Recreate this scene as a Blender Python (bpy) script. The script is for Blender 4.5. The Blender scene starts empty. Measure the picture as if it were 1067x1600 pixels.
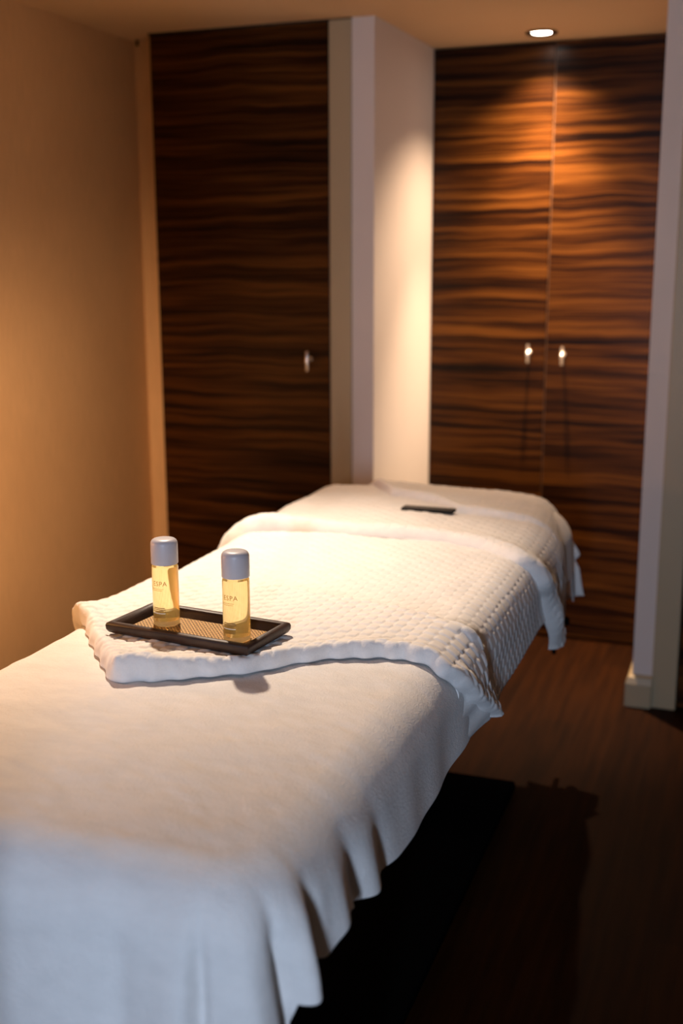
import bpy, bmesh, math, random
import numpy as np
from mathutils import Vector, Matrix

random.seed(7)
rng = np.random.default_rng(7)
scene = bpy.context.scene
COL = scene.collection
PI = math.pi

# ------------------------------------------------------------------ helpers
def link(name, me, mat=None, parent=None):
    o = bpy.data.objects.new(name, me)
    COL.objects.link(o)
    if mat is not None and me is not None:
        me.materials.append(mat)
    if parent is not None:
        o.parent = parent
    return o

def tag(o, label=None, cat=None, group=None, kind=None):
    if label: o['label'] = label
    if cat: o['category'] = cat
    if group: o['group'] = group
    if kind: o['kind'] = kind
    return o

def empty(name, loc, rz=0.0):
    o = bpy.data.objects.new(name, None)
    o.empty_display_size = 0.05
    COL.objects.link(o)
    o.location = loc
    o.rotation_euler = (0, 0, rz)
    return o

def bm_obj(name, bm, mat, parent=None, smooth=False, autos=None):
    me = bpy.data.meshes.new(name)
    bmesh.ops.recalc_face_normals(bm, faces=bm.faces[:])
    bm.to_mesh(me); bm.free()
    if smooth:
        for p in me.polygons: p.use_smooth = True
        if autos is not None:
            me.set_sharp_from_angle(angle=autos)
    return link(name, me, mat, parent)

def add_box(bm, x0, x1, y0, y1, z0, z1, bev=0.0):
    r = bmesh.ops.create_cube(bm, size=1.0)
    vs = r['verts']
    for v in vs:
        v.co = Vector(((x0+x1)/2 + v.co.x*(x1-x0), (y0+y1)/2 + v.co.y*(y1-y0), (z0+z1)/2 + v.co.z*(z1-z0)))
    if bev > 0:
        es = list({e for v in vs for e in v.link_edges})
        bmesh.ops.bevel(bm, geom=es, offset=bev, segments=3, profile=0.5, affect='EDGES')

def add_prism(bm, pts, z0, z1):
    """vertical prism over a plan polygon"""
    a = [bm.verts.new((x, y, z0)) for x, y in pts]
    b = [bm.verts.new((x, y, z1)) for x, y in pts]
    n = len(pts)
    bm.faces.new(a[::-1]); bm.faces.new(b)
    for i in range(n):
        bm.faces.new((a[i], a[(i+1) % n], b[(i+1) % n], b[i]))

def add_lathe(bm, prof, seg=48, M=Matrix()):
    """prof: list of (r,z); r==0 collapses to a pole"""
    rings = []
    for r, z in prof:
        if r < 1e-7:
            rings.append([bm.verts.new(M @ Vector((0, 0, z)))])
        else:
            rings.append([bm.verts.new(M @ Vector((r*math.cos(2*PI*i/seg), r*math.sin(2*PI*i/seg), z))) for i in range(seg)])
    for a, b in zip(rings, rings[1:]):
        for i in range(seg):
            j = (i+1) % seg
            if len(a) == 1 and len(b) == 1: continue
            if len(a) == 1: bm.faces.new((a[0], b[i], b[j]))
            elif len(b) == 1: bm.faces.new((a[i], a[j], b[0]))
            else: bm.faces.new((a[i], a[j], b[j], b[i]))

def grid_mesh(name, P, uv=None, wrap=False):
    """P: (nu,nv,3) numpy -> mesh of quads"""
    nu, nv, _ = P.shape
    me = bpy.data.meshes.new(name)
    idx = np.arange(nu*nv).reshape(nu, nv)
    a = idx[:-1, :-1]; b = idx[1:, :-1]; c = idx[1:, 1:]; d = idx[:-1, 1:]
    F = np.stack([a, b, c, d], -1).reshape(-1, 4)
    if wrap:
        F2 = np.stack([idx[-1, :-1], idx[0, :-1], idx[0, 1:], idx[-1, 1:]], -1).reshape(-1, 4)
        F = np.concatenate([F, F2])
    me.vertices.add(nu*nv)
    me.vertices.foreach_set('co', P.reshape(-1).astype(np.float32))
    me.loops.add(F.size)
    me.loops.foreach_set('vertex_index', F.reshape(-1).astype(np.int32))
    me.polygons.add(len(F))
    me.polygons.foreach_set('loop_start', (np.arange(len(F))*4).astype(np.int32))
    me.update(calc_edges=True)
    me.polygons.foreach_set('use_smooth', np.ones(len(F), dtype=bool))
    if uv is not None:
        l = me.uv_layers.new(name='UVMap')
        l.data.foreach_set('uv', uv.reshape(-1, 2)[F.reshape(-1)].reshape(-1).astype(np.float32))
    me.validate()
    return me

def sstep(a, b, x):
    t = np.clip((x-a)/(b-a), 0, 1)
    return t*t*(3-2*t)

def vnoise(x, y, seed=0):
    """smooth value noise, numpy"""
    r = np.random.default_rng(seed)
    T = r.random((64, 64))
    xi = np.floor(x).astype(int); yi = np.floor(y).astype(int)
    fx = x-xi; fy = y-yi
    fx = fx*fx*(3-2*fx); fy = fy*fy*(3-2*fy)
    g = lambda i, j: T[i % 64, j % 64]
    return (g(xi, yi)*(1-fx)+g(xi+1, yi)*fx)*(1-fy)+(g(xi, yi+1)*(1-fx)+g(xi+1, yi+1)*fx)*fy - 0.5

# ------------------------------------------------------------------ materials
def new_mat(name):
    m = bpy.data.materials.new(name); m.use_nodes = True
    nt = m.node_tree
    return m, nt, nt.nodes['Principled BSDF']

def N(nt, t, **kw):
    n = nt.nodes.new(t)
    for k, v in kw.items(): setattr(n, k, v)
    return n

def simple(name, col, rough=0.5, metal=0.0, noise=None, bump=0.0, bscale=200.0, spec=None):
    m, nt, b = new_mat(name)
    b.inputs['Base Color'].default_value = (*col, 1)
    b.inputs['Roughness'].default_value = rough
    b.inputs['Metallic'].default_value = metal
    if spec is not None: b.inputs['Specular IOR Level'].default_value = spec
    tc = N(nt, 'ShaderNodeTexCoord')
    if noise:
        n = N(nt, 'ShaderNodeTexNoise'); n.inputs['Scale'].default_value = noise[0]; n.inputs['Detail'].default_value = 6
        nt.links.new(tc.outputs['Object'], n.inputs['Vector'])
        cr = N(nt, 'ShaderNodeValToRGB')
        k = noise[1]
        cr.color_ramp.elements[0].position = .3; cr.color_ramp.elements[1].position = .7
        cr.color_ramp.elements[0].color = (*[c*(1-k) for c in col], 1)
        cr.color_ramp.elements[1].color = (*[min(1, c*(1+k)) for c in col], 1)
        nt.links.new(n.outputs['Fac'], cr.inputs['Fac'])
        nt.links.new(cr.outputs['Color'], b.inputs['Base Color'])
    if bump:
        n2 = N(nt, 'ShaderNodeTexNoise'); n2.inputs['Scale'].default_value = bscale; n2.inputs['Detail'].default_value = 4
        nt.links.new(tc.outputs['Object'], n2.inputs['Vector'])
        bp = N(nt, 'ShaderNodeBump'); bp.inputs['Strength'].default_value = bump; bp.inputs['Distance'].default_value = .002
        nt.links.new(n2.outputs['Fac'], bp.inputs['Height'])
        nt.links.new(bp.outputs['Normal'], b.inputs['Normal'])
    return m

def fabric(name, col, sheen=.3, bscale=350, bump=.4, dist=.003):
    m, nt, b = new_mat(name)
    b.inputs['Roughness'].default_value = .95
    b.inputs['Specular IOR Level'].default_value = .15
    b.inputs['Sheen Weight'].default_value = sheen
    b.inputs['Sheen Roughness'].default_value = .5
    tc = N(nt, 'ShaderNodeTexCoord')
    n = N(nt, 'ShaderNodeTexNoise'); n.inputs['Scale'].default_value = 28; n.inputs['Detail'].default_value = 7; n.inputs['Roughness'].default_value = .7
    mp = N(nt, 'ShaderNodeMapping'); mp.inputs['Scale'].default_value = (.55, 1.3, 1.0)
    nt.links.new(tc.outputs['Object'], mp.inputs['Vector']); nt.links.new(mp.outputs['Vector'], n.inputs['Vector'])
    cr = N(nt, 'ShaderNodeValToRGB')
    cr.color_ramp.elements[0].position = .25; cr.color_ramp.elements[1].position = .75
    cr.color_ramp.elements[0].color = (*[c*.91 for c in col], 1); cr.color_ramp.elements[1].color = (*[min(1, c*1.05) for c in col], 1)
    nt.links.new(n.outputs['Fac'], cr.inputs['Fac']); nt.links.new(cr.outputs['Color'], b.inputs['Base Color'])
    n2 = N(nt, 'ShaderNodeTexNoise'); n2.inputs['Scale'].default_value = bscale; n2.inputs['Detail'].default_value = 3
    nt.links.new(tc.outputs['Object'], n2.inputs['Vector'])
    n4 = N(nt, 'ShaderNodeTexNoise'); n4.inputs['Scale'].default_value = bscale*.45; n4.inputs['Detail'].default_value = 4
    nt.links.new(tc.outputs['Object'], n4.inputs['Vector'])
    ad = N(nt, 'ShaderNodeMath', operation='ADD'); nt.links.new(n2.outputs['Fac'], ad.inputs[0]); nt.links.new(n4.outputs['Fac'], ad.inputs[1])
    bp = N(nt, 'ShaderNodeBump'); bp.inputs['Strength'].default_value = bump; bp.inputs['Distance'].default_value = dist
    nt.links.new(ad.outputs[0], bp.inputs['Height']); nt.links.new(bp.outputs['Normal'], b.inputs['Normal'])
    return m

def wood_veneer(name, off, bright=1.0, gap=.22):
    """dark horizontal-grain rosewood veneer"""
    m, nt, b = new_mat(name)
    tc = N(nt, 'ShaderNodeTexCoord')
    mp = N(nt, 'ShaderNodeMapping')
    mp.inputs['Location'].default_value = (off, off*.37, off*1.9)
    nt.links.new(tc.outputs['Object'], mp.inputs['Vector'])
    # slow waviness of the grain
    w = N(nt, 'ShaderNodeTexNoise'); w.inputs['Scale'].default_value = 3.2; w.inputs['Detail'].default_value = 2
    mw = N(nt, 'ShaderNodeMapping'); mw.inputs['Scale'].default_value = (.9, 1, 1.3)
    nt.links.new(mp.outputs['Vector'], mw.inputs['Vector']); nt.links.new(mw.outputs['Vector'], w.inputs['Vector'])
    sub = N(nt, 'ShaderNodeMath', operation='SUBTRACT'); sub.inputs[1].default_value = .5
    nt.links.new(w.outputs['Fac'], sub.inputs[0])
    mul = N(nt, 'ShaderNodeMath', operation='MULTIPLY'); mul.inputs[1].default_value = .045
    nt.links.new(sub.outputs[0], mul.inputs[0])
    cx = N(nt, 'ShaderNodeCombineXYZ'); nt.links.new(mul.outputs[0], cx.inputs['Z'])
    add = N(nt, 'ShaderNodeVectorMath', operation='ADD')
    nt.links.new(mp.outputs['Vector'], add.inputs[0]); nt.links.new(cx.outputs[0], add.inputs[1])
    def layer(sx, sz, det):
        ms = N(nt, 'ShaderNodeMapping'); ms.inputs['Scale'].default_value = (sx, 1, sz)
        nt.links.new(add.outputs[0], ms.inputs['Vector'])
        n = N(nt, 'ShaderNodeTexNoise'); n.inputs['Scale'].default_value = 1; n.inputs['Detail'].default_value = det; n.inputs['Roughness'].default_value = .6
        nt.links.new(ms.outputs['Vector'], n.inputs['Vector'])
        return n
    a = layer(.9, 40, 4); c = layer(1.6, 150, 3)
    mix = N(nt, 'ShaderNodeMix', data_type='FLOAT'); mix.inputs['Factor'].default_value = .40
    nt.links.new(a.outputs['Fac'], mix.inputs['A']); nt.links.new(c.outputs['Fac'], mix.inputs['B'])
    cr = N(nt, 'ShaderNodeValToRGB')
    e = cr.color_ramp.elements
    e[0].position = .345; e[0].color = (.0024*bright, .0006*bright, .00015*bright, 1)
    e[1].position = .600; e[1].color = (.098*bright, .0340*bright, .0052*bright, 1)
    k = e.new(.415); k.color = (.0075*bright, .0021*bright, .0004*bright, 1)
    k = e.new(.490); k.color = (.033*bright, .0098*bright, .0014*bright, 1)
    nt.links.new(mix.outputs['Result'], cr.inputs['Fac'])
    nt.links.new(cr.outputs['Color'], b.inputs['Base Color'])
    b.inputs['Roughness'].default_value = .33
    b.inputs['Specular IOR Level'].default_value = .12
    return m

def plaster(name, col, bump=.15, scale=160, rough=.85):
    return simple(name, col, rough=rough, noise=(2.0, .04), bump=bump, bscale=scale, spec=.2)

def wallpaper(name, col):
    m, nt, b = new_mat(name)
    b.inputs['Roughness'].default_value = .7; b.inputs['Specular IOR Level'].default_value = .25
    tc = N(nt, 'ShaderNodeTexCoord')
    mp = N(nt, 'ShaderNodeMapping'); mp.inputs['Scale'].default_value = (60, 60, 4)
    nt.links.new(tc.outputs['Object'], mp.inputs['Vector'])
    n = N(nt, 'ShaderNodeTexNoise'); n.inputs['Scale'].default_value = 3; n.inputs['Detail'].default_value = 5
    nt.links.new(mp.outputs['Vector'], n.inputs['Vector'])
    cr = N(nt, 'ShaderNodeValToRGB')
    cr.color_ramp.elements[0].position = .3; cr.color_ramp.elements[1].position = .7
    cr.color_ramp.elements[0].color = (*[c*.93 for c in col], 1); cr.color_ramp.elements[1].color = (*[c*1.05 for c in col], 1)
    nt.links.new(n.outputs['Fac'], cr.inputs['Fac'])
    # faint cloudy staining
    n3 = N(nt, 'ShaderNodeTexNoise'); n3.inputs['Scale'].default_value = 2.3; n3.inputs['Detail'].default_value = 3
    nt.links.new(tc.outputs['Object'], n3.inputs['Vector'])
    cr3 = N(nt, 'ShaderNodeValToRGB')
    cr3.color_ramp.elements[0].position = .35; cr3.color_ramp.elements[1].position = .65
    cr3.color_ramp.elements[0].color = (.93, .91, .90, 1); cr3.color_ramp.elements[1].color = (1, 1, 1, 1)
    nt.links.new(n3.outputs['Fac'], cr3.inputs['Fac'])
    mx = N(nt, 'ShaderNodeMix', data_type='RGBA', blend_type='MULTIPLY'); mx.inputs['Factor'].default_value = 1
    nt.links.new(cr.outputs['Color'], mx.inputs['A']); nt.links.new(cr3.outputs['Color'], mx.inputs['B'])
    nt.links.new(mx.outputs['Result'], b.inputs['Base Color'])
    bp = N(nt, 'ShaderNodeBump'); bp.inputs['Strength'].default_value = .25; bp.inputs['Distance'].default_value = .001
    nt.links.new(n.outputs['Fac'], bp.inputs['Height']); nt.links.new(bp.outputs['Normal'], b.inputs['Normal'])
    return m

def floor_mat():
    m, nt, b = new_mat('dark_wood_floor')
    tc = N(nt, 'ShaderNodeTexCoord')
    br = N(nt, 'ShaderNodeTexBrick')
    br.inputs['Scale'].default_value = 1
    br.inputs['Brick Width'].default_value = 1.2; br.inputs['Row Height'].default_value = .12
    br.inputs['Mortar Size'].default_value = .0012
    br.inputs['Color1'].default_value = (.022, .0064, .0007, 1); br.inputs['Color2'].default_value = (.016, .0047, .0005, 1)
    br.inputs['Mortar'].default_value = (.02, .008, .003, 1)
    mp = N(nt, 'ShaderNodeMapping'); mp.inputs['Rotation'].default_value = (0, 0, PI/2)
    nt.links.new(tc.outputs['Object'], mp.inputs['Vector']); nt.links.new(mp.outputs['Vector'], br.inputs['Vector'])
    n = N(nt, 'ShaderNodeTexNoise'); n.inputs['Scale'].default_value = 1; n.inputs['Detail'].default_value = 6
    m2 = N(nt, 'ShaderNodeMapping'); m2.inputs['Scale'].default_value = (40, 3, 1)
    nt.links.new(tc.outputs['Object'], m2.inputs['Vector']); nt.links.new(m2.outputs['Vector'], n.inputs['Vector'])
    cr = N(nt, 'ShaderNodeValToRGB')
    cr.color_ramp.elements[0].position = .3; cr.color_ramp.elements[1].position = .7
    cr.color_ramp.elements[0].color = (.6, .55, .5, 1); cr.color_ramp.elements[1].color = (1.25, 1.2, 1.15, 1)
    nt.links.new(n.outputs['Fac'], cr.inputs['Fac'])
    mx = N(nt, 'ShaderNodeMix', data_type='RGBA', blend_type='MULTIPLY'); mx.inputs['Factor'].default_value = 1
    nt.links.new(br.outputs['Color'], mx.inputs['A']); nt.links.new(cr.outputs['Color'], mx.inputs['B'])
    nt.links.new(mx.outputs['Result'], b.inputs['Base Color'])
    b.inputs['Roughness'].default_value = .6; b.inputs['Specular IOR Level'].default_value = .06
    return m

def emis(name, col, s):
    m, nt, b = new_mat(name)
    b.inputs['Base Color'].default_value = (*col, 1)
    b.inputs['Emission Color'].default_value = (*col, 1)
    b.inputs['Emission Strength'].default_value = s
    return m

def glass(name, col, rough=.02, ior=1.45):
    m, nt, b = new_mat(name)
    b.inputs['Base Color'].default_value = (*col, 1)
    b.inputs['Roughness'].default_value = rough
    b.inputs['IOR'].default_value = ior
    b.inputs['Transmission Weight'].default_value = 1
    return m

def oil_glass(name, col, tcol, fac, rough, ior):
    """glass filled with slightly cloudy oil: refraction plus light scattered through"""
    m, nt, b = new_mat(name)
    b.inputs['Base Color'].default_value = (*col, 1); b.inputs['Roughness'].default_value = rough
    b.inputs['IOR'].default_value = ior; b.inputs['Transmission Weight'].default_value = 1
    t = N(nt, 'ShaderNodeBsdfTranslucent'); t.inputs['Color'].default_value = (*tcol, 1)
    mx = N(nt, 'ShaderNodeMixShader'); mx.inputs['Fac'].default_value = fac
    nt.links.new(b.outputs[0], mx.inputs[1]); nt.links.new(t.outputs[0], mx.inputs[2])
    nt.links.new(mx.outputs[0], nt.nodes['Material Output'].inputs['Surface'])
    return m

def weave_mat():
    """woven cane: two crossed wave sets, bump + colour"""
    m, nt, b = new_mat('woven_cane')
    tc = N(nt, 'ShaderNodeTexCoord')
    mp = N(nt, 'ShaderNodeMapping'); mp.inputs['Rotation'].default_value = (0, 0, PI/4)
    nt.links.new(tc.outputs['Object'], mp.inputs['Vector'])
    ck = N(nt, 'ShaderNodeTexChecker'); ck.inputs['Scale'].default_value = 180
    nt.links.new(mp.outputs['Vector'], ck.inputs['Vector'])
    sep = N(nt, 'ShaderNodeSeparateXYZ'); nt.links.new(mp.outputs['Vector'], sep.inputs[0])
    def wav(o):
        a = N(nt, 'ShaderNodeMath', operation='MULTIPLY'); a.inputs[1].default_value = 180*PI
        nt.links.new(o, a.inputs[0])
        s = N(nt, 'ShaderNodeMath', operation='SINE'); nt.links.new(a.outputs[0], s.inputs[0])
        q = N(nt, 'ShaderNodeMath', operation='ABSOLUTE'); nt.links.new(s.outputs[0], q.inputs[0])
        return q
    wx = wav(sep.outputs['X']); wy = wav(sep.outputs['Y'])
    mx = N(nt, 'ShaderNodeMix', data_type='FLOAT')
    nt.links.new(ck.outputs['Fac'], mx.inputs['Factor']); nt.links.new(wx.outputs[0], mx.inputs['A']); nt.links.new(wy.outputs[0], mx.inputs['B'])
    cr = N(nt, 'ShaderNodeValToRGB')
    cr.color_ramp.elements[0].color = (.035, .014, .004, 1); cr.color_ramp.elements[1].color = (.64, .37, .12, 1)
    cr.color_ramp.elements[0].position = .25; cr.color_ramp.elements[1].position = .85
    nt.links.new(mx.outputs['Result'], cr.inputs['Fac']); nt.links.new(cr.outputs['Color'], b.inputs['Base Color'])
    bp = N(nt, 'ShaderNodeBump'); bp.inputs['Strength'].default_value = .8; bp.inputs['Distance'].default_value = .0015
    nt.links.new(mx.outputs['Result'], bp.inputs['Height']); nt.links.new(bp.outputs['Normal'], b.inputs['Normal'])
    b.inputs['Roughness'].default_value = .5
    return m

M_WALLPAPER = wallpaper('beige_wallpaper', (.78, .53, .31))
M_UNSEENWALL = wood_veneer('bounce_cutting_veneer', 22.6)  # dark finish added on the unseen walls to cut bounced light
M_WHITE = plaster('cream_wall_paint', (.66, .605, .57))
M_CEIL = plaster('ceiling_paint', (.72, .50, .29))
M_TRIM = simple('stone_satin_paint', (.39, .315, .195), rough=.45, noise=(3, .03))
M_FLOOR = floor_mat()
M_SHEET = fabric('white_fleece', (.80, .775, .75))
M_BLANKET = fabric('white_waffle_cotton', (.84, .815, .79), sheen=.2, bscale=600, bump=.35, dist=.0015)
M_LIGHTBLANKET = M_BLANKET
M_METAL = simple('brushed_nickel', (.80, .74, .66), rough=.22, metal=1.0)
M_CHROME = simple('downlight_bronze', (.16, .11, .06), rough=.35, metal=1.0)
M_BLACK = simple('black_vinyl', (.008, .0075, .0075), rough=.6, spec=.15)
M_BLACKPAINT = simple('black_steel', (.004, .004, .004), rough=.9, spec=.0)
M_TRAY = simple('dark_stained_wood', (.030, .012, .0065), rough=.5, noise=(40, .35), bump=.25, bscale=120)
M_WEAVE = weave_mat()
M_CAP = simple('grey_lavender_plastic', (.47, .46, .50), rough=.40)
M_OIL = oil_glass('golden_oil_glass', (1.0, .88, .50), (1.0, .80, .34), .17, .06, 1.40)
M_CLEAR = oil_glass('clear_thick_glass', (1.0, .95, .76), (1.0, .88, .60), .22, .04, 1.45)
M_PRINT = simple('ochre_print', (.46, .21, .02), rough=.5)
M_PRINT2 = simple('brown_print', (.24, .12, .025), rough=.5)
M_PRINTW = simple('white_print', (.9, .88, .82), rough=.5)
M_LENS = emis('lit_lamp_lens', (1.0, .93, .85), 30)
M_SLAB = simple('black_glossy_slab', (.010, .011, .014), rough=.4, spec=.25)
M_GAP = simple('dark_cheek_gap_shade', (.006, .004, .003), rough=.8)  # black for the cabinet cheek and for shade painted into the head gap

# ------------------------------------------------------------------ dimensions
H = 2.300                    # ceiling
CAMZ = 1.495
XL = -2.245                  # left wall
YP = 3.830                   # front plane of the left door and both piers
YA = 4.467                   # alcove doors
YR = 3.952                   # recess strip left of the left door
YF = -0.32                   # wall with the doorway the picture is taken through

# ------------------------------------------------------------------ room shell
def struct(name, bm, mat, parent=None):
    o = bm_obj(name, bm, mat, parent)
    if parent is None: o['kind'] = 'structure'
    return o

bm = bmesh.new(); add_box(bm, -2.45, 1.6, -1.9, 4.75, -.08, 0); struct('floor', bm, M_FLOOR)
bm = bmesh.new(); add_box(bm, -2.45, 1.6, -1.9, 4.75, H, H+.08); struct('ceiling', bm, M_CEIL)
bm = bmesh.new(); add_box(bm, XL-.10, XL, YF-.1, YR+.12, 0, H); struct('wall_left', bm, M_WALLPAPER)
bm = bmesh.new(); add_box(bm, XL, -1.43, YR, YR+.10, 0, H); struct('wall_recess', bm, M_WALLPAPER)
# pier between the left door and the alcove (its alcove flank runs very slightly inwards)
bm = bmesh.new(); add_prism(bm, [(-1.349, YP), (-1.269, YP), (-1.241, YA), (-1.241, YA+.2), (-1.349, YA+.2)], 0, H); struct('wall_pier_left', bm, M_WHITE)
bm = bmesh.new(); add_prism(bm, [(-.328, YP), (-.262, YP), (-.262, YA+.2), (-.328, YA+.2)], 0, H); struct('wall_pier_right', bm, M_WHITE)
bm = bmesh.new(); add_box(bm, -1.241, -.328, YA+.05, YA+.2, 0, H); struct('wall_back', bm, M_WHITE)
bm = bmesh.new(); add_box(bm, .78, 1.3, YP, YP+.12, 0, H); struct('wall_back_right', bm, M_WHITE)
bm = bmesh.new(); add_box(bm, 1.2, 1.3, YF-.1, YP, 0, H); struct('wall_right', bm, M_UNSEENWALL)
bm = bmesh.new()
add_box(bm, XL, -.40, YF-.1, YF, 0, H); add_box(bm, .62, 1.2, YF-.1, YF, 0, H); add_box(bm, -.40, .62, YF-.1, YF, 2.1, H)
struct('wall_front', bm, M_UNSEENWALL)

# architraves (satin stone paint), standing a little proud of the piers
bm = bmesh.new(); add_box(bm, -1.430, -1.3495, YP-.006, YP+.10, 0, H-.004, .003); struct('trim_1', bm, M_TRIM)
bm = bmesh.new(); add_box(bm, -.2615, -.180, YP-.006, YP+.10, 0, H-.004, .003); struct('trim_2', bm, M_TRIM)
# dark cabinet cheek behind the left door
bm = bmesh.new(); add_box(bm, -2.112, -2.09, YP+.032, YR, 0, H-.002); struct('trim_3', bm, M_GAP)

# baseboard round the foot of the right pier, with a sloping top
def base_profile_strip(bm, pts, outn):
    pass
bm = bmesh.new()
hh = [(0, .0), (.020, .0), (.020, .082), (.012, .104), (0, .113)]
# front run (towards the room) and flank run (into the alcove), mitred at the corner
xc, yc = -.328, YP
rows = []
for (o_, z_) in hh:
    rows.append([bm.verts.new((-.2615, yc-o_, z_)), bm.verts.new((xc-o_, yc-o_, z_)), bm.verts.new((xc-o_, YA-.03, z_))])
for a, b_ in zip(rows, rows[1:]):
    bm.faces.new((a[0], a[1], b_[1], b_[0])); bm.faces.new((a[1], a[2], b_[2], b_[1]))
bm.faces.new([r[0] for r in rows]); bm.faces.new([r[2] for r in rows][::-1])
o = struct('baseboard_right', bm, M_TRIM)
bm = bmesh.new(); add_box(bm, XL, XL+.016, YF, YR, 0, .11, .003); struct('baseboard_left', bm, M_TRIM)

# ------------------------------------------------------------------ doors
def door(name, x0, x1, y, mat, z0=.012, z1=H-.006, th=.028):
    bm = bmesh.new(); add_box(bm, x0, x1, y, y+th, z0, z1, .0012)
    return struct(name, bm, mat)

def handle(parent, x, y, z, lean=0.0):
    """T bar pull: rosette, stem and a short vertical bar"""
    h = empty('door_handle', (x, y, z)); h.parent = parent
    R = Matrix.Rotation(PI/2, 4, 'X')                        # lathe axis z -> -y
    bm = bmesh.new()
    add_lathe(bm, [(0, -.001), (.0085, -.001), (.0085, .003), (.007, .0045), (.0042, .006), (.0042, .030), (.0055, .034), (0, .036)], 24, R)
    # bar
    bt = Matrix.Translation((0, -.037, -.005)) @ Matrix.Rotation(lean, 4, 'Y')
    add_lathe(bm, [(0, -.037), (.0052, -.036), (.0062, -.034), (.0062, .034), (.0052, .036), (0, .037)], 20, bt)
    add_lathe(bm, [(.0062, -.009), (.0082, -.007), (.0082, .007), (.0062, .009)], 20, bt)
    me = bpy.data.meshes.new('door_handle'); bmesh.ops.recalc_face_normals(bm, faces=bm.faces[:]); bm.to_mesh(me); bm.free()
    for p in me.polygons: p.use_smooth = True
    me.set_sharp_from_angle(angle=math.radians(40))
    bpy.data.objects.remove(h)
    o = link('door_handle', me, M_METAL, parent)
    o.location = (x, y, z)
    return o

d1 = door('door_1', -2.115, -1.436, YP+.002, wood_veneer('rosewood_veneer_a', 3.1))
d2 = door('door_2', -1.239, -.7765, YA, wood_veneer('rosewood_veneer_b', 7.7))
d3 = door('door_3', -.7735, -.330, YA, wood_veneer('rosewood_veneer_c', 12.4))
d4 = door('door_4', -.176, .775, YP+.002, wood_veneer('rosewood_veneer_d', 17.3))
M_EDGE = simple('pale_edge_band', (.085, .036, .012), rough=.5)
bm = bmesh.new(); add_box(bm, -.7737, -.7712, YA-.0004, YA+.02, .013, H-.007); bm_obj('edge_band', bm, M_EDGE, d3)
handle(d1, -1.508, YP+.002, 1.162)
handle(d2, -.838, YA, 1.158)
handle(d3, -.706, YA, 1.152)
handle(d4, -.10, YP+.002, 1.155)
# black strip painting in the shade of the head gap above the left door, architrave and alcove doors
bm = bmesh.new(); add_box(bm, -2.117, -1.352, YP-.004, YP+.03, H-.006, H); struct('head_gap_shade', bm, M_GAP)

# ------------------------------------------------------------------ ceiling downlight
dl = empty('downlight', (-.800, 4.305, H))
tag(dl, 'small round lit ceiling downlight with metal rim above the two dark alcove doors', 'ceiling light')
bm = bmesh.new()
add_lathe(bm, [(.033, .002), (.056, .0005), (.057, -.003), (.053, -.0065), (.046, -.007), (.036, -.0035), (.033, .002)], 48)
bm_obj('rim', bm, M_CHROME, dl, True, math.radians(50))
bm = bmesh.new(); add_lathe(bm, [(0, -.0030), (.033, -.0028), (.0345, -.001), (.0345, .001), (0, .001)], 40)
bm_obj('lens', bm, M_LENS, dl, True, math.radians(50))

# little dark fixing in the ceiling corner
bm = bmesh.new()
add_lathe(bm, [(0, 0), (.008, 0), (.008, -.003), (.0045, -.005), (.0045, -.012), (.0062, -.014), (.0062, -.018), (0, -.020)], 20)
hk = bm_obj('ceiling_hook', bm, M_BLACKPAINT, None, True, math.radians(40))
hk.location = (-2.218, 3.925, H)
tag(hk, 'tiny dark fixing in the far ceiling corner above the beige wall', 'hook')

# ------------------------------------------------------------------ massage couch
BX, BW = -.873, .405           # centre and half width of the made-up couch
TOP = .800
ER = .075                      # edge rounding radius
Y0, Y1 = 1.055, 3.345          # near and far outline of the sheet

couch = empty('massage_couch', (BX, 2.2, 0))
tag(couch, 'padded massage couch on dark base, hidden under white sheet and blankets', 'massage table')
def cloc(bm): bmesh.ops.translate(bm, verts=bm.verts[:], vec=(-BX, -2.2, 0)); return bm
bm = bmesh.new(); add_box(bm, BX-BW+.022, BX+BW-.022, Y0+.03, Y1-.03, .66, TOP-.018, .055); bm_obj('cushion', cloc(bm), M_BLACK, couch, True, math.radians(40))
bm = bmesh.new(); add_box(bm, BX-.33, BX+.33, Y0+.12, Y1-.10, .60, .66, .008); bm_obj('frame', cloc(bm), M_BLACKPAINT, couch)
for yy in (1.75, 2.75):
    bm = bmesh.new(); add_box(bm, BX-.10, BX+.10, yy-.10, yy+.10, .02, .60, .012); bm_obj('pedestal', cloc(bm), M_BLACKPAINT, couch)
bm = bmesh.new(); add_box(bm, BX-.30, -.572, 1.45, 3.045, 0, .03, .008); bm_obj('base_plate', cloc(bm), M_BLACKPAINT, couch)
bm = bmesh.new(); add_lathe(bm, [(0, -.012), (.010, -.012), (.014, -.006), (.014, .006), (.010, .012), (0, .012)], 24, Matrix.Translation((-.492, 3.335, .435)) @ Matrix.Rotation(PI/2, 4, 'X'))
add_lathe(bm, [(0, -.13), (.007, -.13), (.007, .22), (0, .22)], 16, Matrix.Translation((-.535, 3.325, .46)) @ Matrix.Rotation(-.12, 4, 'Y'))
bm_obj('knob', cloc(bm), M_BLACKPAINT, couch, True, math.radians(40))

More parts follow.
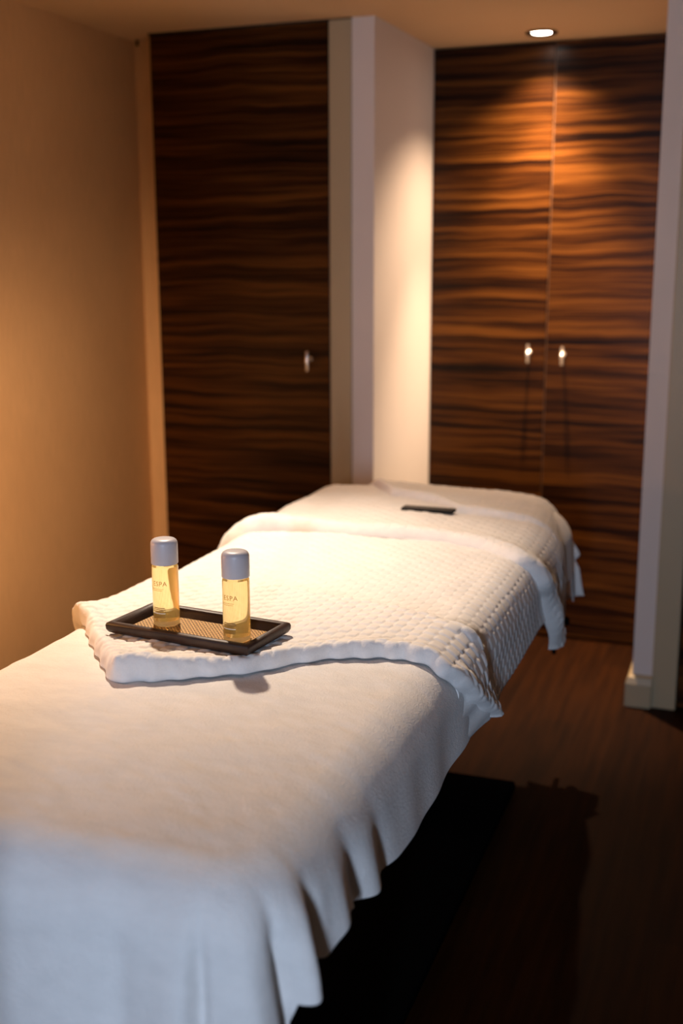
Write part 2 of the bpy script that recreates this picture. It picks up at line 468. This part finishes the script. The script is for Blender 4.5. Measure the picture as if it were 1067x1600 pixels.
# ------------------------------------------------------------------ fleece sheet: rings from the middle of the couch to the hem
def sheet():
    rc = .120                                           # plan corner radius
    x0, x1 = BX-BW, BX+BW
    # perimeter, starting far right, running to the near right corner, the near end, the near left corner and back
    pts = []; nor = []
    def seg(a, b, n, m):
        for i in range(m):
            t = i/m; pts.append((a[0]+(b[0]-a[0])*t, a[1]+(b[1]-a[1])*t)); nor.append(n)
    def arc(c, a0, a1, m):
        for i in range(m):
            a = a0+(a1-a0)*i/m; pts.append((c[0]+rc*math.cos(a), c[1]+rc*math.sin(a))); nor.append((math.cos(a), math.sin(a)))
    seg((x1, Y1-rc), (x1, Y0+rc), (1, 0), 420)
    arc((x1-rc, Y0+rc), 0, -PI/2, 60)
    seg((x1-rc, Y0), (x0+rc, Y0), (0, -1), 170)
    arc((x0+rc, Y0+rc), -PI/2, -PI, 40)
    seg((x0, Y0+rc), (x0, Y1-rc), (-1, 0), 420)
    arc((x0+rc, Y1-rc), PI, PI/2, 30)
    seg((x0+rc, Y1), (x1-rc, Y1), (0, 1), 120)
    arc((x1-rc, Y1-rc), PI/2, 0, 30)
    Pp = np.array(pts); Nn = np.array(nor)
    n = len(Pp)
    dl_ = np.linalg.norm(np.roll(Pp, -1, 0)-Pp, axis=1)
    S = np.concatenate([[0], np.cumsum(dl_)[:-1]])      # arc length from the far right corner
    Ls = Y1-Y0-2*rc                                     # length of the right side
    cor = Ls + rc*PI/4                                  # arc position of the near right corner
    front0 = Ls + rc*PI/2
    # drop of the hem below the couch top
    drop = np.full(n, .172) - .030*np.exp(-((S-cor+.195)/.06)**2) - .024*np.exp(-((S-cor+.098)/.022)**2)
    drop = drop + .010*np.sin(S*9.1)*0.4
    drop = drop + .30*sstep(cor-.050, cor-.038, S) * (S < front0+1.2)
    left = S > front0 + (x1-x0-2*rc) + .02
    drop = np.where(left, .20, drop)
    far = S > S[-1]-.9
    drop = np.where(far, .26, drop)
    # folds: (arc position, half width, amplitude outward)
    # folds: (arc position at the top edge, half width, amplitude outward, sideways drift per metre of drop)
    folds = [(cor-.48, .060, .003, .2), (cor-.375, .035, .003, .3), (cor-.325, .024, -.006, .3), (cor-.275, .028, .006, .25), (cor-.215, .022, -.019, .35), (cor-.168, .028, .015, .08), (cor-.100, .018, -.034, 0),
             (cor-.062, .018, .022, .03), (cor-.014, .012, -.027, .14), (cor+.018, .022, .012, .06), (cor+.070, .011, -.020, 0), (cor+.10, .03, .006, 0), (cor+.18, .02, -.006, .03), (cor+.26, .05, .004, 0), (cor+.38, .06, -.003, 0)]
    F = np.zeros(n)
    F += .0022*np.sin(S*34+1.3)*np.exp(-((S-cor+.5)/.5)**2)
    F += .0018*np.sin(S*21)
    med = np.stack([np.full(n, BX), np.clip(Pp[:, 1], Y0+.42, Y1-.42)], 1)
    inner = Pp - Nn*ER
    rows = []
    uvr = []
    K0 = 90
    for i in range(K0+1):                               # flat top
        t = i/K0
        q = med + (inner-med)*t
        rows.append((q[:, 0], q[:, 1], np.full(n, TOP), 0))
    K1 = 16
    for i in range(1, K1+1):                            # rounding
        a = PI/2*i/K1
        q = inner + Nn*(ER*math.sin(a))
        rows.append((q[:, 0], q[:, 1], np.full(n, TOP-ER*(1-math.cos(a))), 0.15*i/K1))
    K2 = 60
    for i in range(1, K2+1):                            # hang
        t = i/K2
        hang = (drop-ER)*t
        q = inner + Nn*ER
        rows.append((q[:, 0], q[:, 1], TOP-ER-hang, hang))
    P = np.zeros((n, len(rows), 3))
    for k, (x, y, z, hg) in enumerate(rows):
        P[:, k, 0] = x; P[:, k, 1] = y; P[:, k, 2] = z
    # fold displacement grows with the distance below the top edge
    d = np.clip((TOP - P[:, :, 2]), 0, None)
    g = sstep(.006, .15, d) * (1 + 1.0*np.clip(d-.12, 0, .3))
    Fd = np.repeat(F[:, None], d.shape[1], 1)
    for p_, w_, a_, k_ in folds: Fd += a_*np.exp(-((S[:, None]-p_+k_*d)/w_)**2)
    disp = Fd*g + .065*np.clip(d-.04, 0, None)
    P[:, :, 0] += Nn[:, 0:1]*disp; P[:, :, 1] += Nn[:, 1:2]*disp
    # folds drift sideways as they fall (cloth swings toward the near corner)
    # soft unevenness of the top
    x = P[:, :, 0]; y = P[:, :, 1]
    wob = .005*vnoise(x*6+3, y*5, 1) + .0030*vnoise(x*14, y*22, 2) + .0016*vnoise(x*34, y*55+.4*x*60, 3)
    crown = -.010*((x-BX)/BW)**2
    P[:, :, 2] += (wob + crown)*(1-sstep(.0, .08, d)) - .010*sstep(0, .08, d)
    me = grid_mesh('sheet', P, wrap=True)
    bm = bmesh.new(); bm.from_mesh(me)
    bmesh.ops.remove_doubles(bm, verts=bm.verts[:], dist=1e-5)
    bm.to_mesh(me); bm.free()
    return me

sh = link('sheet', sheet(), M_SHEET)
mod = sh.modifiers.new('thickness', 'SOLIDIFY'); mod.thickness = .004; mod.offset = -1
tag(sh, 'soft white fleece sheet draped over the couch, hanging in folds at near end', 'bed sheet')

# corner of the sheet hanging behind the towel at the far end
def flap():
    nu, nv = 24, 40
    P = np.zeros((nu, nv, 3))
    for j in range(nv):
        t = j/(nv-1)
        z = .745 - .285*t
        x1 = np.interp(z, [.455, .507, .60, .625, .640, .70, .75], [-.468, -.440, -.458, -.474, -.457, -.492, -.52])
        x0 = -.60
        for i in range(nu):
            s = i/(nu-1)
            x = x0+(x1-x0)*s
            zz = z
            if t > .8: zz = z + .055*sstep(.4, 1, s)*(t-.8)/.2
            P[i, j] = (x, 3.352+.012*math.sin(s*5+t*3)+.010*math.sin(t*7), zz)
    return grid_mesh('corner_flap', P)
fl = link('corner_flap', flap(), M_SHEET, sh)
mod = fl.modifiers.new('thickness', 'SOLIDIFY'); mod.thickness = .004
fl['label'] = 'loose corner of the sheet hanging down at the far end'

# ------------------------------------------------------------------ cross section of the made-up couch, for things laid over it
def cross(u, off, flare=.05):
    """u: lateral arc coordinate (0 = centre line) -> x offset, z, at normal offset `off`"""
    a = np.abs(u); s = np.sign(u)
    w = BW-ER
    A = ER*PI/2
    th = np.clip((a-w)/ER, 0, PI/2)
    flat = a < w
    xr = np.where(flat, a, w + (ER+off)*np.sin(th))
    zr = np.where(flat, off, -ER + (ER+off)*np.cos(th))
    h = np.clip(a-w-A, 0, None)
    xr = xr + h*flare
    zr = zr - h
    crown = -.010*np.clip(xr/BW, 0, 1)**2
    return BX + s*xr, TOP + zr + crown

def u_of_x(x):                 # for points on the flat top
    return x-BX
UW = BW-ER; UA = ER*PI/2
def u_of_z(z):                 # for points on the hanging right side
    return UW+UA+(TOP-ER-z)

def pillows(u, y, pu, py, amp, side=.55):
    c = np.floor(u/pu)
    fu = u/pu-c
    yy = y/py + .5*np.mod(c, 2)
    fy = yy-np.floor(yy)
    a = np.clip(1-np.abs(2*fu-1)**4.5, 0, 1)**.7
    b = np.clip(1-np.abs(2*fy-1)**6.0, 0, 1)**.7
    # one end of each pillow stands a little higher, like overlapping scales
    return amp*(1-side+side*a)*b*(.35+1.0*(1-fy))

def waffle_near():
    uL, uR = -(UW+UA+.10), u_of_z(.634)
    nu = 520
    U = np.linspace(uL, uR, nu)
    # near edge (y) across the couch
    ku = [uL, u_of_x(-1.279), u_of_x(-1.15), u_of_x(-.992), u_of_x(-.916), u_of_x(-.783), u_of_x(-.735), u_of_x(-.68), u_of_x(-.597), u_of_x(-.53), UW+UA*.5, u_of_z(.72), uR]
    ky = [2.06, 1.935, 1.765, 1.580, 1.612, 1.702, 1.768, 1.822, 1.862, 1.868, 1.862, 1.935, 2.075]
    yn = np.interp(U, ku, ky)
    k = np.hanning(15); k /= k.sum()
    yn = np.convolve(np.pad(yn, 7, mode='edge'), k, 'valid')
    yfar = 2.93
    # rows: dense round the rolled near edge
    e1 = .016*(1-np.cos(np.linspace(0, PI/2, 9)))
    nv2 = 430
    V = np.concatenate([e1, .016+(np.linspace(0, 1, nv2)[1:])**1.0*1.0])
    nv = len(V)
    UU = np.repeat(U[:, None], nv, 1)
    E = np.zeros((nu, nv)); Y = np.zeros((nu, nv))
    tt = np.linspace(0, 1, nv2)[1:]
    for i in range(nu):
        span = yfar-yn[i]-.016
        E[i, :9] = e1; E[i, 9:] = .016+tt*span
    Y = yn[:, None]+E
    slope = np.abs(np.gradient(yn, U))
    Ed = E/np.sqrt(1+slope[:, None]**2)                 # true distance from the edge
    roll = np.sqrt(np.clip(1-(1-np.clip(Ed/.013, 0, 1))**2, 0, 1))
    yfold = np.interp(U, [uL, u_of_x(-1.285), u_of_x(-.987), u_of_x(-.69), u_of_x(-.53), UW+UA, uR], [2.20, 2.185, 2.170, 2.116, 2.07, 2.05, 2.10])
    dbl = 1-sstep(-.006, .003, Y-yfold[:, None])
    T = .008 + .013*dbl
    T = T + .006*np.exp(-((Ed-.018)/.016)**2)           # plump roll along the fold
    T = T + .022*np.exp(-((UU-u_of_x(-1.262))/.05)**2)*np.exp(-(Ed/.06)**2)   # bulge where the fold leaves the left edge
    T = T + .015*np.exp(-((UU-u_of_x(-.955))/.06)**2)*np.exp(-((Ed-.025)/.03)**2)
    off = T*roll
    pil = pillows(UU+.004*vnoise(UU*9, Y*9, 5), Y+.35*UU*dbl*0+.006*vnoise(UU*7, Y*7, 6), .0215, .036, .0028)
    edge_scallop = .5+.5*np.minimum(1, Ed/.01)
    off = off + pil*roll*edge_scallop*(.75+.5*dbl)
    off = off + .006*vnoise(UU*8, Y*6, 8)*roll + .004*vnoise(UU*18, Y*14, 9)*roll
    # pucker at the right shoulder where the fold ends
    off = off + .010*np.exp(-((UU-UW-UA*.4)/.03)**2-((Y-2.03-(UU-UW)*.5)/.02)**2) - .008*np.exp(-((UU-UW-UA*.4)/.04)**2-((Y-2.075-(UU-UW)*.5)/.02)**2)
    off = off + .004 + .012*sstep(UW+UA*.7, uR, UU)*np.exp(-(Ed/.09)**2)
    X, Z = cross(UU, off, .035)
    # scalloped rolled edge wobble
    Yo = Y + .0035*np.sin(UU*2*PI/.0215*.5)*np.exp(-Ed/.012)
    P = np.stack([X, Yo, Z], -1)
    return grid_mesh('blanket', P)

nb = link('waffle_blanket', waffle_near(), M_BLANKET)
mod = nb.modifiers.new('thickness', 'SOLIDIFY'); mod.thickness = .003; mod.offset = -1
tag(nb, 'white waffle-textured blanket covering the middle of the couch, near end folded back under the tray', 'blanket')
# under layer of the folded band, showing below the roll on the right side
def under():
    nu, nv = 50, 60
    U = np.linspace(UW+UA*.45, u_of_z(.630), nu); P = np.zeros((nu, nv, 3))
    ya = np.interp(U, [U[0], U[-1]], [1.90, 1.905]); yb = np.interp(U, [U[0], u_of_z(.72), U[-1]], [1.95, 2.02, 2.14])
    for j in range(nv):
        t = j/(nv-1)
        y = ya+(yb-ya)*t
        x, z = cross(U, np.full(nu, .001+.023*min(1, t/.7)**1.5) + .003*np.sin(U*120+t*4), .035)
        P[:, j, 0] = x; P[:, j, 1] = y; P[:, j, 2] = z
    return grid_mesh('under_layer', P)
ul_ = link('under_layer', under(), M_BLANKET, nb)
mod = ul_.modifiers.new('thickness', 'SOLIDIFY'); mod.thickness = .003; mod.offset = -1

def waffle_far():
    uL, uR = -(UW+UA+.06), u_of_z(.535)
    nu = 560
    U = np.linspace(uL, uR, nu)
    ku = [uL, u_of_x(-1.25), u_of_x(-1.227), u_of_x(-1.149), u_of_x(-1.04), u_of_x(-.93), u_of_x(-.80), u_of_x(-.70), u_of_x(-.60), UW+UA*.3, UW+UA*.9, u_of_z(.72), u_of_z(.62), uR]
    ky = [2.62, 2.625, 2.645, 2.690, 2.700, 2.690, 2.695, 2.692, 2.66, 2.60, 2.625, 2.665, 2.735, 2.80]
    yn = np.interp(U, ku, ky)
    k = np.hanning(25); k /= k.sum()
    yn = np.convolve(np.pad(yn, 12, mode='edge'), k, 'valid')
    yf = np.interp(U, [uL, UW, UW+UA, u_of_z(.70), u_of_z(.62), uR], [3.345, 3.345, 3.335, 3.29, 3.18, 3.03])
    e1 = .018*(1-np.cos(np.linspace(0, PI/2, 9)))
    nv2 = 240
    tt = np.linspace(0, 1, nv2)[1:]
    nv = 9+nv2-1
    UU = np.repeat(U[:, None], nv, 1)
    E = np.zeros((nu, nv))
    for i in range(nu):
        E[i, :9] = e1; E[i, 9:] = .018+tt*(yf[i]-yn[i]-.018)
    Y = yn[:, None]+E
    slope = np.abs(np.gradient(yn, U))
    Ed = E/np.sqrt(1+np.clip(slope, 0, 2)[:, None]**2)
    roll = np.sqrt(np.clip(1-(1-np.clip(Ed/.016, 0, 1))**2, 0, 1))
    T = .016 + .012*np.exp(-((Ed-.030)/.030)**2)
    T = T + .016*np.exp(-((UU-u_of_x(-1.21))/.06)**2-((Ed-.05)/.06)**2)
    off = T*roll
    pil = pillows(UU+.005*vnoise(UU*9, Y*9, 15), Y+.006*vnoise(UU*7, Y*7, 16), .0215, .036, .0024)
    off = off + pil*roll
    off = off + .010*vnoise(UU*7+4, Y*8, 18)*roll + .006*vnoise(UU*15, Y*12, 19)*roll
    # vertical folds in the part that hangs on the right
    hg = sstep(UW+UA*.4, UW+UA+.10, UU)
    off = off + hg*(.006*np.sin((Y-2.6)*48) + .012*sstep(0, .05, Ed)*(1-sstep(.05, .14, Ed)))
    # a second fold lying across the far end: raised beyond an oblique line
    lx = BX+UU
    line = np.interp(lx, [-1.35, -1.10, -.98, -.83, -.74, -.60, -.45], [3.52, 3.30, 3.12, 3.05, 2.975, 2.957, 2.95])
    st = sstep(-.004, .016, Y-line)*sstep(-1.20, -1.05, lx)*(1-sstep(-.60, -.44, lx))
    off = off + .013*st + .008*st*np.exp(-((Y-line-.03)/.03)**2)
    off = off + .012
    X, Z = cross(UU, off, .02)
    tap = sstep(2.85, 3.34, Y)*np.clip((X-BX)/BW, 0, 1.3)**2
    X = X - .055*tap
    Z = Z - .010*tap
    # droop over the far edge
    dr = np.clip(Y-3.27, 0, None)
    Z = Z - 6.0*dr*dr*(1-hg)
    P = np.stack([X, Y, Z], -1)
    return grid_mesh('towel', P), P, UU, Y
tw_me, TP, TU, TY = waffle_far()
tw = link('waffle_towel', tw_me, M_BLANKET)
mod = tw.modifiers.new('thickness', 'SOLIDIFY'); mod.thickness = .003; mod.offset = -1
tag(tw, 'second white waffle towel laid over far end of couch with right corner hanging down', 'towel')
def towel_z(x, y):
    d = (TP[:, :, 0]-x)**2+(TP[:, :, 1]-y)**2
    k = np.argmin(np.where(np.abs(TU) < UW+.02, d, 9)); return TP.reshape(-1, 3)[k, 2]

# ------------------------------------------------------------------ thin dark slab on the towel
PX, PY = -.818, 2.950
ph = empty('dark_slab', (PX, PY, max(towel_z(PX+dx, PY+dy) for dx in (-.06, 0, .06) for dy in (-.02, -.01))-.003), -.02)  # unidentified dark shape, built as a plain thin slab
tag(ph, 'thin black phone-sized slab lying in the folds of the white towel at far end', 'phone')
bm = bmesh.new(); add_box(bm, -.074, .074, -.020, .020, 0, .009, .0035); bm_obj('case', bm, M_BLACK, ph, True, math.radians(40))
bm = bmesh.new(); add_box(bm, -.069, .069, -.016, .016, .0086, .0096, .0003); bm_obj('slab_top', bm, M_SLAB, ph)

# ------------------------------------------------------------------ tray
TRX, TRY, TRZ, TRR = -.9365, 1.799, .827, math.radians(-7.0)
tray = empty('serving_tray', (TRX, TRY, TRZ), TRR)
tag(tray, 'small rectangular dark wooden tray with woven cane base on the folded blanket', 'tray')
LX, LY = .308, .152
def rim():
    bm = bmesh.new()
    prof = [(.010, 0), (.004, .004), (.0005, .010), (0, .0175), (.0015, .0215), (.005, .0235), (.010, .0235), (.013, .0215), (.016, .013), (.0215, .0055), (.0215, .0)]
    cs = [(-1, -1), (1, -1), (1, 1), (-1, 1)]
    rings = [[bm.verts.new((sx*(LX/2-p), sy*(LY/2-p), z)) for p, z in prof] for sx, sy in cs]
    m = len(prof)
    for i in range(4):
        a, b_ = rings[i], rings[(i+1) % 4]
        for j in range(m):
            bm.faces.new((a[j], b_[j], b_[(j+1) % m], a[(j+1) % m]))
    return bm
bm_obj('rim', rim(), M_TRAY, tray, True, math.radians(50))
bm = bmesh.new(); add_box(bm, -LX/2+.012, LX/2-.012, -LY/2+.012, LY/2-.012, .0005, .0035); bm_obj('base', bm, M_TRAY, tray)
bm = bmesh.new(); add_box(bm, -LX/2+.0205, LX/2-.0205, -LY/2+.0205, LY/2-.0205, .003, .0055); bm_obj('woven_mat', bm, M_WEAVE, tray)
MATZ = TRZ+.0056

# ------------------------------------------------------------------ bottles
BR = .0248
def curved_strip(bm, a0, a1, z0, z1, r, n=16):
    A = [a0+(a1-a0)*i/n for i in range(n+1)]
    b0 = [bm.verts.new((r*math.cos(a), r*math.sin(a), z0)) for a in A]
    b1 = [bm.verts.new((r*math.cos(a), r*math.sin(a), z1)) for a in A]
    for i in range(n): bm.faces.new((b0[i], b0[i+1], b1[i+1], b1[i]))

def text_on_cylinder(name, s, size, r, a_right, z, mat, parent, spacing=1.0):
    cu = bpy.data.curves.new(name, 'FONT')
    cu.body = s; cu.size = size; cu.space_character = spacing; cu.resolution_u = 6
    tmp = bpy.data.objects.new(name+'_tmp', cu); COL.objects.link(tmp)
    dg = bpy.context.evaluated_depsgraph_get(); dg.update()
    me = bpy.data.meshes.new_from_object(tmp.evaluated_get(dg))
    bpy.data.objects.remove(tmp)
    bm = bmesh.new(); bm.from_mesh(me)
    bmesh.ops.triangulate(bm, faces=bm.faces[:])
    bmesh.ops.subdivide_edges(bm, edges=bm.edges[:], cuts=2)
    wmax = max(v.co.x for v in bm.verts)
    for v in bm.verts:
        a = a_right + (v.co.x-wmax)/r
        v.co = Vector((r*math.cos(a), r*math.sin(a), z+v.co.y))
    me2 = bpy.data.meshes.new(name); bm.to_mesh(me2); bm.free()
    return link(name, me2, mat, parent)

def bottle(loc, label):
    b = empty('oil_bottle', loc)
    tag(b, label, 'bottle', 'oil bottles on the tray')
    bm = bmesh.new()
    add_lathe(bm, [(0, 0), (.0215, 0), (.0238, .001), (BR, .0035), (BR, .0095), (.0246, .0105), (0, .0105)], 64)
    bm_obj('glass_base', bm, M_CLEAR, b, True, math.radians(45))
    bm = bmesh.new()
    add_lathe(bm, [(0, .0107), (.0242, .0107), (BR, .0122), (BR, .1100), (.0242, .1140), (.0205, .1165), (.0205, .1185), (0, .1185)], 64)
    bm_obj('body', bm, M_OIL, b, True, math.radians(45))
    bm = bmesh.new()
    add_lathe(bm, [(.0, .1186), (.0248, .1186), (.0252, .1194), (.0252, .1555), (.0246, .1595), (.0228, .1630), (.0195, .1652), (.014, .1662), (0, .1664)], 64)
    bm_obj('cap', bm, M_CAP, b, True, math.radians(50))
    ang = math.atan2(-loc[1], -loc[0])
    text_on_cylinder('lettering', 'ESPA', .0125, BR+.0002, ang+.10, .0800, M_PRINT, b, 1.12)
    bm = bmesh.new(); r = BR+.0002
    for z, a0, a1 in ((.0735, -1.25, -.18), (.0705, -1.2, -.25)): curved_strip(bm, ang+a0, ang+a1, z, z+.0007, r)
    bm_obj('fine_print', bm, M_PRINT, b)
    bm = bmesh.new()
    for z, a0, a1, t in ((.0365, -1.1, -.12, .0016), (.0335, -1.2, -.06, .0016), (.0305, -1.2, -.20, .0014), (.0225, -1.25, -.10, .0008), (.0202, -1.25, -.15, .0008), (.0180, -1.25, -.12, .0008)):
        curved_strip(bm, ang+a0, ang+a1, z, z+t, r)
    bm_obj('small_print', bm, M_PRINT2, b)
    bm = bmesh.new(); curved_strip(bm, ang-1.2, ang-.08, .0262, .0276, r); bm_obj('white_line', bm, M_PRINTW, b)
    return b
bottle((-1.013, 1.820, MATZ), 'left bottle of golden oil with grey cap, on the tray nearer the beige wall')
bottle((-.848, 1.779, MATZ), 'right bottle of golden oil with grey cap, at tray end nearer the middle of couch')

# ------------------------------------------------------------------ light
def spot(name, loc, target, e, col, ang, blend, rad):
    l = bpy.data.lights.new(name, 'SPOT'); l.energy = e; l.color = col; l.spot_size = math.radians(ang); l.spot_blend = blend; l.shadow_soft_size = rad
    o = bpy.data.objects.new(name, l); COL.objects.link(o); o.location = loc
    o.rotation_euler = (Vector(target)-Vector(loc)).to_track_quat('-Z', 'Y').to_euler()
    return o
spot('alcove_beam', (-.800, 4.305, H-.012), (-.735, 4.370, 0), 345, (1.0, .69, .44), 66, 1.0, .022)
spot('alcove_spill', (-.800, 4.305, H-.012), (-.780, 4.345, 0), 128, (1.0, .69, .44), 116, 1.0, .022)
spot('couch_spot', (-1.44, 2.64, H-.02), (-1.16, 2.20, .8), 185, (1.0, .79, .60), 80, 1.0, .03)
p = bpy.data.lights.new('side_lamp', 'POINT'); p.energy = 9; p.color = (1.0, .46, .15); p.shadow_soft_size = .10
o = bpy.data.objects.new('side_lamp', p); COL.objects.link(o); o.location = (-1.72, 1.62, 1.02)
spot('side_lamp_wash', (-1.62, 1.75, 1.05), (-2.245, 2.70, .84), 92, (1.0, .60, .31), 74, 1.0, .08)
a = bpy.data.lights.new('corridor_daylight', 'AREA'); a.energy = 57; a.color = (.60, .75, 1.0); a.shape = 'RECTANGLE'; a.size = .10; a.size_y = 1.0
o = bpy.data.objects.new('corridor_daylight', a); COL.objects.link(o); o.location = (.04, -1.6, 1.35)
o.rotation_euler = (Vector((-.5, 2.0, 1.0))-Vector(o.location)).to_track_quat('-Z', 'Y').to_euler()

w = bpy.data.worlds.new('World'); scene.world = w; w.use_nodes = True
w.node_tree.nodes['Background'].inputs['Color'].default_value = (.9, .7, .5, 1)
w.node_tree.nodes['Background'].inputs['Strength'].default_value = 0.0

# ------------------------------------------------------------------ camera
pit, yaw, rol = .214390, .348544, -.003516
cy, sy = math.cos(yaw), math.sin(yaw)
fwd = Vector((-sy*math.cos(pit), cy*math.cos(pit), -math.sin(pit)))
r = Vector((cy, sy, 0)); u = r.cross(fwd)
R_ = math.cos(rol)*r + math.sin(rol)*u; U_ = -math.sin(rol)*r + math.cos(rol)*u
cam = bpy.data.cameras.new('camera'); co = bpy.data.objects.new('camera', cam); COL.objects.link(co)
co.matrix_world = Matrix(((R_.x, U_.x, -fwd.x, 0), (R_.y, U_.y, -fwd.y, 0), (R_.z, U_.z, -fwd.z, CAMZ), (0, 0, 0, 1)))
cam.sensor_fit = 'VERTICAL'; cam.sensor_height = 36; cam.sensor_width = 24; cam.lens = 40.0
cam.clip_start = .02
cam.dof.use_dof = True; cam.dof.focus_distance = 2.08; cam.dof.aperture_fstop = 2.2
scene.camera = co

scene.view_settings.view_transform = 'Standard'; scene.view_settings.look = 'None'
scene.view_settings.gamma = 1.0; scene.view_settings.exposure = 0.0; scene.view_settings.use_curve_mapping = False
